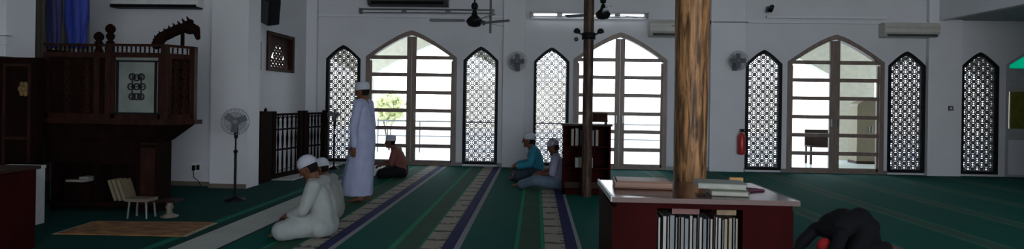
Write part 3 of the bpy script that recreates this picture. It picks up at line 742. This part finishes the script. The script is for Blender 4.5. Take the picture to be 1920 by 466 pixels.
# red lectern bottom left
o = empty('lectern', (-5.20, 5.1, 0), 0, 'low reddish wooden lectern with a round grey ornament, bottom left corner', 'lectern')
MB().box(-.50,.50,-.2,.2,0,.74).build('body', M['redwood'], o, bevel=.006)
MB().box(-.52,.53,-.22,.22,.74,.77).build('top', M['dwood2'], o, bevel=.005)
MB().box(-.44,-.40,-.215,-.2,.05,.70).box(.46,.49,-.215,-.2,.05,.70).box(-.40,.34,-.215,-.2,.66,.70).build('moulding', M['dwood2'], o)
ar = MB()
for k in range(12):
    a0, a1 = PI*k/12, PI*(k+1)/12
    ar.bar((.30+.14*math.cos(a0),-.215,.38+.16*math.sin(a0)),(.30+.14*math.cos(a1),-.215,.38+.16*math.sin(a1)),.035,.03)
tag(ar.bar((.16,-.215,.38),(.16,-.215,.05),.03,.03).bar((.44,-.215,.38),(.44,-.215,.05),.03,.03).build('arch_ornament', M['grey'], o), 'round grey arch ornament')
# rug
rg = MB(); n = 40
a0, a1, b0, b1 = (-4.92,5.80), (-3.62,5.83), (-3.66,6.50), (-4.97,6.42)
rg.add([(*a0,.004),(*a1,.004),(*b0,.004),(*b1,.004),(*a0,.016),(*a1,.016),(*b0,.016),(*b1,.016)], [(3,2,1,0),(4,5,6,7),(0,1,5,4),(1,2,6,5),(2,3,7,6),(3,0,4,7)])
rg = rg.build('rug', M['rug']); tag(rg, 'small orange patterned rug on the carpet before the pulpit', 'rug')
for p, q, s in ((a0, b1, -1), (a1, b0, 1)):
    fg = MB()
    for k in range(60):
        t = (k+.5)/60
        x = p[0]+(q[0]-p[0])*t; y = p[1]+(q[1]-p[1])*t; fg.box(min(x,x+s*.05), max(x,x+s*.05), y-.002, y+.002, .003, .008)
    fg.build('fringe', M['beige'], rg)
# little stand and stool by the pulpit
o = empty('pedestal_stand', (-4.36, 6.78, 0), 0, 'pale pedestal stand on the carpet before the pulpit support', 'stand')
MB().lathe([(.09,0),(.10,.015),(.04,.04),(.028,.08),(.045,.12),(.03,.16),(.035,.19)], n=16).build('pedestal', M['pale'], o)
MB().box(-.13,.13,-.10,.10,.19,.21).build('top', M['dwood2'], o)
o = empty('low_stool', (-4.66, 6.72, 0), 0, 'low stool with a pale seat and dark legs before the pulpit support', 'stool')
MB().box(-.13,.13,-.10,.10,.20,.235).build('seat', M['pale'], o)
for sx in (-1,1):
    for sy in (-1,1): MB().tube((sx*.10,sy*.07,.20),(sx*.115,sy*.08,0),.012).build('leg', M['grey'], o)

# ------------------------------------------------------------------ stand fans
def stand_fan(name, x, y, zc, r, rz, label):
    o = empty(name, (x, y, 0), rz, label, 'fan')
    MB().lathe([(r*.75,0),(r*.75,.02),(r*.3,.045),(.03,.06)], n=24).build('base', M['blackp'], o)
    MB().tube((0,0,.04),(0,0,zc*.62),.018).tube((0,0,zc*.62),(0,0,zc-.02),.012).ball((0,0,zc*.62),(.03,.03,.03)).build('pole', M['blackp'], o)
    MB().cap((0,.14,zc),.05,(0,-.0,zc),.055).cap((0,.02,zc-.06),.03,(0,.02,zc-.22),.025).build('motor', M['blackp'], o)
    b = MB()
    for k in range(3):
        a = k*2*PI/3 + .4; Mx = Matrix.Rotation(-a,3,'Y') @ Matrix.Rotation(R(24),3,'X')
        b.obox((math.cos(a)*r*.48,-.07,zc+math.sin(a)*r*.48),(r*.72,.005,r*.5),Mx)
    b.tube((0,-.04,zc),(0,-.10,zc),.03).build('blades', M['fangrey'], o)
    c = MB()
    for k in range(30):
        a = 2*PI*k/30; p = lambda q, yy: (q*math.cos(a), yy, zc + q*math.sin(a))
        c.path([p(.04,-.125), p(r*.7,-.115), p(r,-.07), p(r*.7,-.015), p(.05,-.005)], .0022, 4)
    for q, yy in ((r,-.07),(r*.7,-.115),(.04,-.125)): c.path([(q*math.cos(2*PI*k/30), yy, zc+q*math.sin(2*PI*k/30)) for k in range(31)], .004, 5)
    c.build('cage', M['fangrey'], o)
stand_fan('pedestal_fan', -4.19, 7.97, 1.10, .18, R(20), 'tall black pedestal fan standing before the left column')
stand_fan('pedestal_fan', -4.12, 11.75, 1.10, .13, R(10), 'small black pedestal fan in front of the leftmost lattice window')

# ------------------------------------------------------------------ screens by the left wall
o = empty('tall_cabinet', (-4.60, 9.72, 0), R(0), 'tall dark narrow wooden cabinet just right of the left column', 'cabinet')
MB().box(-.20,.02,-.22,.22,0,1.17).build('body', M['dwood'], o)
MB().box(-.22,.04,-.24,.24,1.17,1.20).build('top', M['dwood'], o)
MB().box(-.18,.0,-.235,-.22,.08,1.12).build('door', M['dwood'], o)
MB().lathe([(.02,0),(.03,.02),(.015,.05),(.004,.07)], (.0,.0,1.20), 10).build('finial', M['dwood'], o)
def screen(p0, p1, label, seed):
    p0, p1 = V((*p0,0)), V((*p1,0)); c = (p0+p1)/2; d = p1-p0; L_ = d.length; rz = math.atan2(d.y, d.x)
    o = empty('wooden_screen', c, rz, label, 'screen', 'open wooden screens along the left wall')
    h = L_/2
    for s in (-1,1):
        MB().box(s*h-.045,s*h+.045,-.03,.03,0,1.2).build('post', M['dwood'], o)
    MB().box(-h,h,-.02,.02,1.12,1.16).build('top_rail', M['dwood'], o); MB().box(-h,h,-.02,.02,.0,.10).build('bottom_rail', M['dwood'], o)
    MB().box(-h,h,-.015,.015,.86,.89).build('mid_rail', M['dwood'], o); MB().box(-h,h,-.015,.015,.50,.53).build('mid_rail', M['dwood'], o)
    m = MB(); n = 5
    for k in range(n):
        x = -h + L_*(k+1)/(n+1); m.lathe([(.016,.1),(.02,.3),(.012,.5),(.024,.7),(.012,.86),(.02,1.0),(.012,1.13)], (x,0,0), 8)
    for k in range(n+1):
        x0 = -h + L_*k/(n+1); w = L_/(n+1)
        for t in range(6):
            a0, a1 = PI*t/6, PI*(t+1)/6
            m.bar((x0+w/2+w/2*math.cos(a0),0,1.0+.10*math.sin(a0)),(x0+w/2+w/2*math.cos(a1),0,1.0+.10*math.sin(a1)),.014,.014)
    m.build('balusters', M['dwood'], o)
screen((-4.60,10.03),(-4.47,10.86),'open dark wooden screen next to the tall cabinet',1)
screen((-4.43,11.00),(-4.28,11.62),'open dark wooden screen nearest the leftmost lattice window',2)
struct(MB().box(-5.0,-4.22,9.98,12.6,0.001,.02).build('trim_platform', mat('pale_marble', (.55,.56,.54), .4)))

# ------------------------------------------------------------------ people
def remesh(mb, name, m, parent, voxel, fold=0, seed=0, smooth=3):
    o = mb.build(name, m)
    r = o.modifiers.new('r', 'REMESH'); r.mode = 'VOXEL'; r.voxel_size = voxel; r.use_smooth_shade = True
    s = o.modifiers.new('s', 'SMOOTH'); s.iterations = smooth; s.factor = .5
    dg = bpy.context.evaluated_depsgraph_get(); me = bpy.data.meshes.new_from_object(o.evaluated_get(dg))
    old = o.data; o.modifiers.clear(); o.data = me; bpy.data.meshes.remove(old)
    if not me.materials: me.materials.append(m)
    if fold:
        ns = [v.normal.copy() for v in me.vertices]
        for v, n in zip(me.vertices, ns):
            p = v.co; f = noise.noise(V((p.x*9+seed, p.y*9, p.z*2.6))) + .5*noise.noise(V((p.x*20, p.y*20+seed, p.z*7)))
            v.co = p + n*(fold*f)
    for p in me.polygons: p.use_smooth = True
    o.parent = parent
    return o
def hand(mb, w, d, up, curl=.5, side=1):
    """palm and five separate bent fingers from the wrist"""
    w = V(w); d = V(d).normalized(); up = V(up); up = (up - d*up.dot(d)).normalized(); s = d.cross(up)*side
    mb.cap(w, .026, w + d*.05, .030, 10); mb.cap(w + d*.03 - s*.018, .018, w + d*.085 - s*.022, .015, 8); mb.cap(w + d*.03 + s*.018, .018, w + d*.085 + s*.022, .015, 8)
    mb.cap(w + d*.03, .018, w + d*.088, .016, 8)
    for k, L_ in enumerate((.068, .078, .072, .055)):
        b = w + d*.088 + s*(.034 - .0225*k); dd = (d - up*curl*.5).normalized(); m_ = b + dd*L_*.5; d2 = (d - up*curl*1.4).normalized(); e = m_ + d2*L_*.5
        mb.cap(b - d*.015, .0105, m_, .0095, 8); mb.cap(m_, .0095, e, .0085, 8)
    t0 = w + d*.03 + s*.028; t1 = t0 + (d*.6 + s*.8 - up*.2).normalized()*.04; t2 = t1 + (d*.9 + s*.2 - up*.5).normalized()*.032
    mb.cap(t0, .014, t1, .012, 8); mb.cap(t1, .0115, t2, .0095, 8)
def person(loc, rz, scale, J, label, clothes, cap_m, cap_style='kopi', seed=0, hairless=False):
    """J: local joints, facing +x. sides are left (+y) and right (-y)"""
    o = empty('person', loc, rz, label, 'person'); o.scale = (scale,)*3
    hip, ch, nk, hd = V(J['hip']), V(J['chest']), V(J['neck']), V(J['head'])
    Hm = Matrix.Rotation(R(J.get('yaw',0)), 3, 'Z') @ Matrix.Rotation(R(J.get('pitch',0)), 3, 'Y')
    b = MB(); mid = (hip+ch)/2 + V(J.get('bend',(0,0,0)))
    for s in (-1,1):
        y = V((0,s*.06,0)); b.cap(hip+y,.105,mid+y*.8,.095); b.cap(mid+y*.8,.095,ch+y*1.1,.105)
    shl, shr = V(J['sh'][0]), V(J['sh'][1]); b.cap(shl,.052,shr,.052); b.cap(ch,.11,nk - (nk-ch)*.25,.075)
    b.cap(nk - (nk-ch).normalized()*.04,.056, hd - Hm @ V((.015,0,.07)),.050)
    hv = lambda x,y,z: hd + Hm @ V((x,y,z))
    b.ball(hv(0,0,.015),(.094,.075,.105),Hm,18,12); b.ball(hv(.022,0,-.055),(.066,.058,.065),Hm,14,8)
    b.cap(hv(.088,0,.02),.010,hv(.108,0,-.022),.0145,8)                # nose
    b.ball(hv(.083,0,-.058),(.016,.024,.008),Hm,10,6); b.ball(hv(.08,0,-.098),(.022,.02,.016),Hm,10,6)
    b.cap(hv(.085,-.032,.035),.010,hv(.085,.032,.035),.010,8)
    for s in (-1,1):
        b.ball(hv(-.005,s*.078,-.01),(.018,.010,.032),Hm @ Matrix.Rotation(R(-s*15),3,'Z'),10,6)
    for i, s in ((0,1),(1,-1)):
        sh, el, wr = V(J['sh'][i]), V(J['el'][i]), V(J['wr'][i])
        b.cap(sh,.050,el,.038); b.cap(el,.037,wr,.025)
        hdv = V(J['hd'][i]) if 'hd' in J else (wr-el); up = V(J['hu'][i]) if 'hu' in J else V((0,0,1))
        hand(b, wr, hdv, up, J.get('curl',.5), s)
        kn, an = V(J['kn'][i]), V(J['an'][i]); hp = hip + V((0,s*.085,-.02))
        b.cap(hp,.085,kn,.055); b.cap(kn,.055,kn*.6+an*.4,.052); b.cap(kn*.6+an*.4,.052,an,.034)
        toe = V(J['toe'][i]); fd = (toe-an).normalized(); b.cap(an,.036,an+(toe-an)*.55,.036,10,(1.15,.85)); b.cap(an+(toe-an)*.5,.034,toe,.022,10,(1.25,.8)); b.ball(an-fd*.03+V((0,0,-.012)),.034)
        sd = fd.cross(V((0,0,1))).normalized()
        for q in range(5): b.cap(toe + sd*(.03-.015*q)*s, .010, toe + sd*(.032-.016*q)*s + fd*(.028-.004*q), .0085, 6)
    body = remesh(b, 'body', M['skin'], o, .0075)
    for s in (-1,1): MB().ball(hv(.087,s*.03,.012),(.008,.012,.007),Hm,8,6).build('eye', M['eye'], o)
    remesh(MB().ball(hv(-.018,0,.022),(.088,.081,.108),Hm,16,10), 'hair', M['hair'], o, .01)
    # cap
    c = MB()
    if cap_style == 'kopi': prof = [(.097,.022),(.100,.03),(.100,.085),(.094,.118),(.070,.132),(.03,.137),(.002,.138)]
    else: prof = [(.099,.028),(.103,.04),(.098,.075),(.080,.112),(.045,.137),(.002,.146)]
    Cm = Hm @ Matrix.Rotation(R(-8),3,'Y')
    c.lathe(prof, hv(-.008,0,.0), 24, Cm, 1.02, .86); c.build('cap', cap_m, o)
    # clothes
    for kind, m, opt in clothes:
        g = MB()
        if kind in ('top','robe','gown'):
            for s in (-1,1):
                y = V((0,s*.062,0)); g.cap(hip+y,.135,mid+y,.122); g.cap(mid+y,.122,ch+y*1.1,.128)
            g.cap(shl,.075,shr,.075); g.cap(ch,.13,nk-(nk-ch).normalized()*.03,.068)
            for i in (0,1):
                sh, el, wr = V(J['sh'][i]), V(J['el'][i]), V(J['wr'][i])
                g.cap(sh,.073,el,.062)
                if opt.get('long',1): g.cap(el,.060,el+(wr-el)*.93,.048)
                else: g.cap(sh,.073,sh+(el-sh)*.9,.066)
        if kind in ('robe','trousers'):
            gr = opt.get('leg',.03)
            for i, s in ((0,1),(1,-1)):
                kn, an = V(J['kn'][i]), V(J['an'][i]); hp = hip + V((0,s*.085,-.01))
                g.cap(hp,.10+gr,kn,.062+gr); g.cap(kn,.062+gr,kn+(an-kn)*.88,.045+gr)
            g.cap(hip,.12+gr*.6,hip+V((0,0,.05)),.12+gr*.5)
        for (p0,r0,p1,r1,fl) in opt.get('extra',()): g.cap(p0,r0,p1,r1,18,fl)
        if kind == 'gown':
            rings = []
            for (x,z,rx,ry) in opt['rings']:
                rings.append([(x+rx*math.cos(2*PI*k/40)*(1+.05*math.sin(7*2*PI*k/40)*max(0,1-z)), ry*math.sin(2*PI*k/40)*(1+.05*math.sin(7*2*PI*k/40+1)*max(0,1-z)), z) for k in range(40)])
            g.ring_loft(rings)
        # keep cloth off the floor and remesh it as one garment
        g.v = [(x,y,max(z,.004)) for x,y,z in g.v]
        remesh(g, opt.get('name','shirt'), m, o, .012, opt.get('fold',.010), seed, 4)
    return o

# standing man in a long pale robe
J = dict(hip=(0,0,.90), chest=(.0,0,1.24), neck=(.0,0,1.42), head=(.02,0,1.545), pitch=14, sh=[(.0,.17,1.37),(.0,-.17,1.37)],
         el=[(.03,.24,1.08),(-.02,-.235,1.07)], wr=[(.02,.24,.80),(.03,-.24,.80)], hd=[(.18,-.05,-1),(.18,.05,-1)], hu=[(0,1,0),(0,-1,0)],
         kn=[(.03,.09,.48),(.03,-.09,.48)], an=[(.0,.10,.065),(-.02,-.10,.065)], toe=[(.15,.12,.03),(.13,-.12,.03)], curl=.4)
person((-2.42, 8.07, 0), R(172), 1.0, J, 'man standing in a long pale blue white robe and white cap', [('gown', M['robe'], dict(name='robe', fold=.012,
       rings=[(.09,.10,.24,.20),(.07,.3,.22,.195),(.03,.6,.185,.185),(.01,.85,.175,.175),(.0,1.05,.16,.17),(0,1.2,.145,.165)]))], M['capw'], 'kopi', 1)
# seated cross-legged
def sit(lean=0, pitch=20, hands='lap'):
    l = lean
    wr = [(.27,.17,.24),(.27,-.17,.24)] if hands == 'lap' else [(.33,.24,.26),(.33,-.24,.26)]
    return dict(hip=(0,0,.14), chest=(.05+l*.6,0,.42), neck=(.10+l,0,.575), head=(.155+l*1.25,0,.685), pitch=pitch, bend=(-.03,0,0),
         sh=[(.05+l*.9,.17,.52),(.05+l*.9,-.17,.52)], el=[(.12+l*.5,.25,.29),(.12+l*.5,-.25,.29)], wr=wr, hd=[(1,-.5,-.35),(1,.5,-.35)], hu=[(0,0,1),(0,0,1)],
         kn=[(.32,.29,.10),(.32,-.29,.10)], an=[(.36,-.10,.055),(.42,.08,.055)], toe=[(.36,-.24,.035),(.44,.21,.035)], curl=.6)
J = sit(.0, 34)
person((-2.25, 6.10, 0), R(184), 1.02, J, 'man sitting cross legged in an off white robe and cap, nearest the pale carpet strip', [('robe', M['robe2'], dict(name='robe', leg=.035, fold=.012,
       extra=[((.0,0,.10),.16,(.34,0,.09),.08,(1.7,.9)),((.2,.2,.09),.08,(.42,.05,.07),.06,None),((.2,-.2,.09),.08,(.44,-.05,.07),.06,None)]))], M['capw'], 'round', 2)
J = sit(.02, 15)
person((-2.43, 6.95, 0), R(182), .88, J, 'man in grey white clothes sitting hidden behind the nearer seated man', [('robe', M['robe3'], dict(name='robe', leg=.03,
       extra=[((.0,0,.10),.14,(.3,0,.08),.08,(1.6,.9))]))], M['capw'], 'round', 3)
# man in red-brown shirt by the left door
J = sit(.05, 8, 'knees')
person((-2.50, 10.75, 0), R(182), .95, J, 'person in a red brown shirt and black trousers sitting before the left double door', [('top', M['maroonsh'], dict(name='shirt', long=0, fold=.008)),
       ('trousers', M['blacktr'], dict(name='trousers', leg=.03, extra=[((.0,0,.09),.13,(.3,0,.08),.07,(1.6,.9))]))], M['capw'], 'kopi', 4)
# man in teal shirt
J = sit(.0, 5, 'knees')
person((.03, 10.72, 0), R(180), 1.06, J, 'man in a bright teal shirt and pale cap sitting left of the lavender shirted one', [('top', M['teal'], dict(name='shirt', long=1, fold=.008)),
       ('trousers', M['navycl'], dict(name='sarong', leg=.035, extra=[((.0,0,.09),.13,(.3,0,.08),.08,(1.6,.9))]))], M['capw'], 'kopi', 5)
# person in lavender shirt with legs stretched out
J = dict(hip=(0,0,.13), chest=(.0,0,.42), neck=(.03,0,.58), head=(.07,0,.69), pitch=22, bend=(-.03,0,0), sh=[(.02,.16,.52),(.02,-.16,.52)],
         el=[(.08,.22,.29),(.08,-.22,.29)], wr=[(.27,.12,.25),(.27,-.12,.25)], hd=[(1,-.3,-.2),(1,.3,-.2)], hu=[(0,0,1),(0,0,1)],
         kn=[(.36,.14,.15),(.36,-.14,.13)], an=[(.62,.02,.055),(.50,-.20,.055)], toe=[(.72,.02,.05),(.60,-.20,.045)], curl=.5)
person((.36, 9.70, 0), R(180), 1.0, J, 'person in a lavender shirt and patterned cap sitting beside the maroon bookcase', [('top', M['lav'], dict(name='shirt', long=0, fold=.008)),
       ('trousers', M['bluegrey'], dict(name='trousers', leg=.025))], mat('patterned_cap', (.45,.42,.52), .8, (.12,.10,.16), 30), 'round', 6)
# prostrating boy with red cap
J = dict(hip=(-.12,0,.36), chest=(.20,0,.36), neck=(.33,.03,.24), head=(.34,.06,.15), pitch=112, bend=(0,0,.06), sh=[(.30,.17,.30),(.30,-.17,.30)],
         el=[(.50,.27,.11),(.50,-.20,.12)], wr=[(.66,.16,.05),(.64,-.10,.05)], hd=[(1,-.1,-.05),(1,.1,-.05)], hu=[(0,0,1),(0,0,1)],
         kn=[(.06,.12,.08),(.06,-.12,.08)], an=[(-.45,.09,.11),(-.45,-.09,.09)], toe=[(-.59,.10,.07),(-.59,-.10,.05)], curl=.1)
person((3.03, 5.72, 0), R(198), .86, J, 'boy in black clothes and a red cap prostrating right of the book table', [('top', M['blacktr'], dict(name='shirt', long=1, fold=.008)),
       ('trousers', M['blacktr'], dict(name='trousers', leg=.035, extra=[((-.10,0,.30),.16,(-.28,0,.10),.11,(1.4,1))]))], M['capred'], 'round', 7)

# ------------------------------------------------------------------ light, sky, camera
w = bpy.data.worlds.new('sky'); SC.world = w; w.use_nodes = True; nt = w.node_tree
bg = nt.nodes['Background']; tcw = nt.nodes.new('ShaderNodeTexCoord'); sx = nt.nodes.new('ShaderNodeSeparateXYZ'); rp = nt.nodes.new('ShaderNodeValToRGB')
nt.links.new(tcw.outputs['Generated'], sx.inputs[0]); nt.links.new(sx.outputs['Z'], rp.inputs[0]); nt.links.new(rp.outputs[0], bg.inputs[0])
rp.color_ramp.elements[0].position = 0; rp.color_ramp.elements[0].color = (.94,.97,1,1)
rp.color_ramp.elements[1].position = .6; rp.color_ramp.elements[1].color = (.62,.76,1,1)
bg.inputs[1].default_value = 2.6
s = bpy.data.lights.new('sun', 'SUN'); s.energy = 3.2; s.angle = R(2); s.color = (1,.95,.86)
so = bpy.data.objects.new('sun', s); COL.objects.link(so); so.rotation_euler = (R(38), R(-24), 0)

cd = bpy.data.cameras.new('camera'); cam = bpy.data.objects.new('camera', cd); COL.objects.link(cam)
cd.sensor_width = 36; cd.lens = 1092/1920*36; cd.shift_y = -44.6/1920; cd.clip_start = .05
yaw, roll = .042, .0152
Rc = Matrix.Rotation(yaw, 4, 'Z') @ Matrix.Rotation(PI/2, 4, 'X') @ Matrix.Rotation(roll, 4, 'Z')
cam.matrix_world = Matrix.Translation((0,0,1.45)) @ Rc
SC.camera = cam
SC.view_settings.view_transform = 'Standard'; SC.view_settings.look = 'None'; SC.view_settings.gamma = 1
SC.view_settings.use_curve_mapping = False; SC.view_settings.exposure = 1.25
SC.cycles.max_bounces = 8; SC.cycles.diffuse_bounces = 5
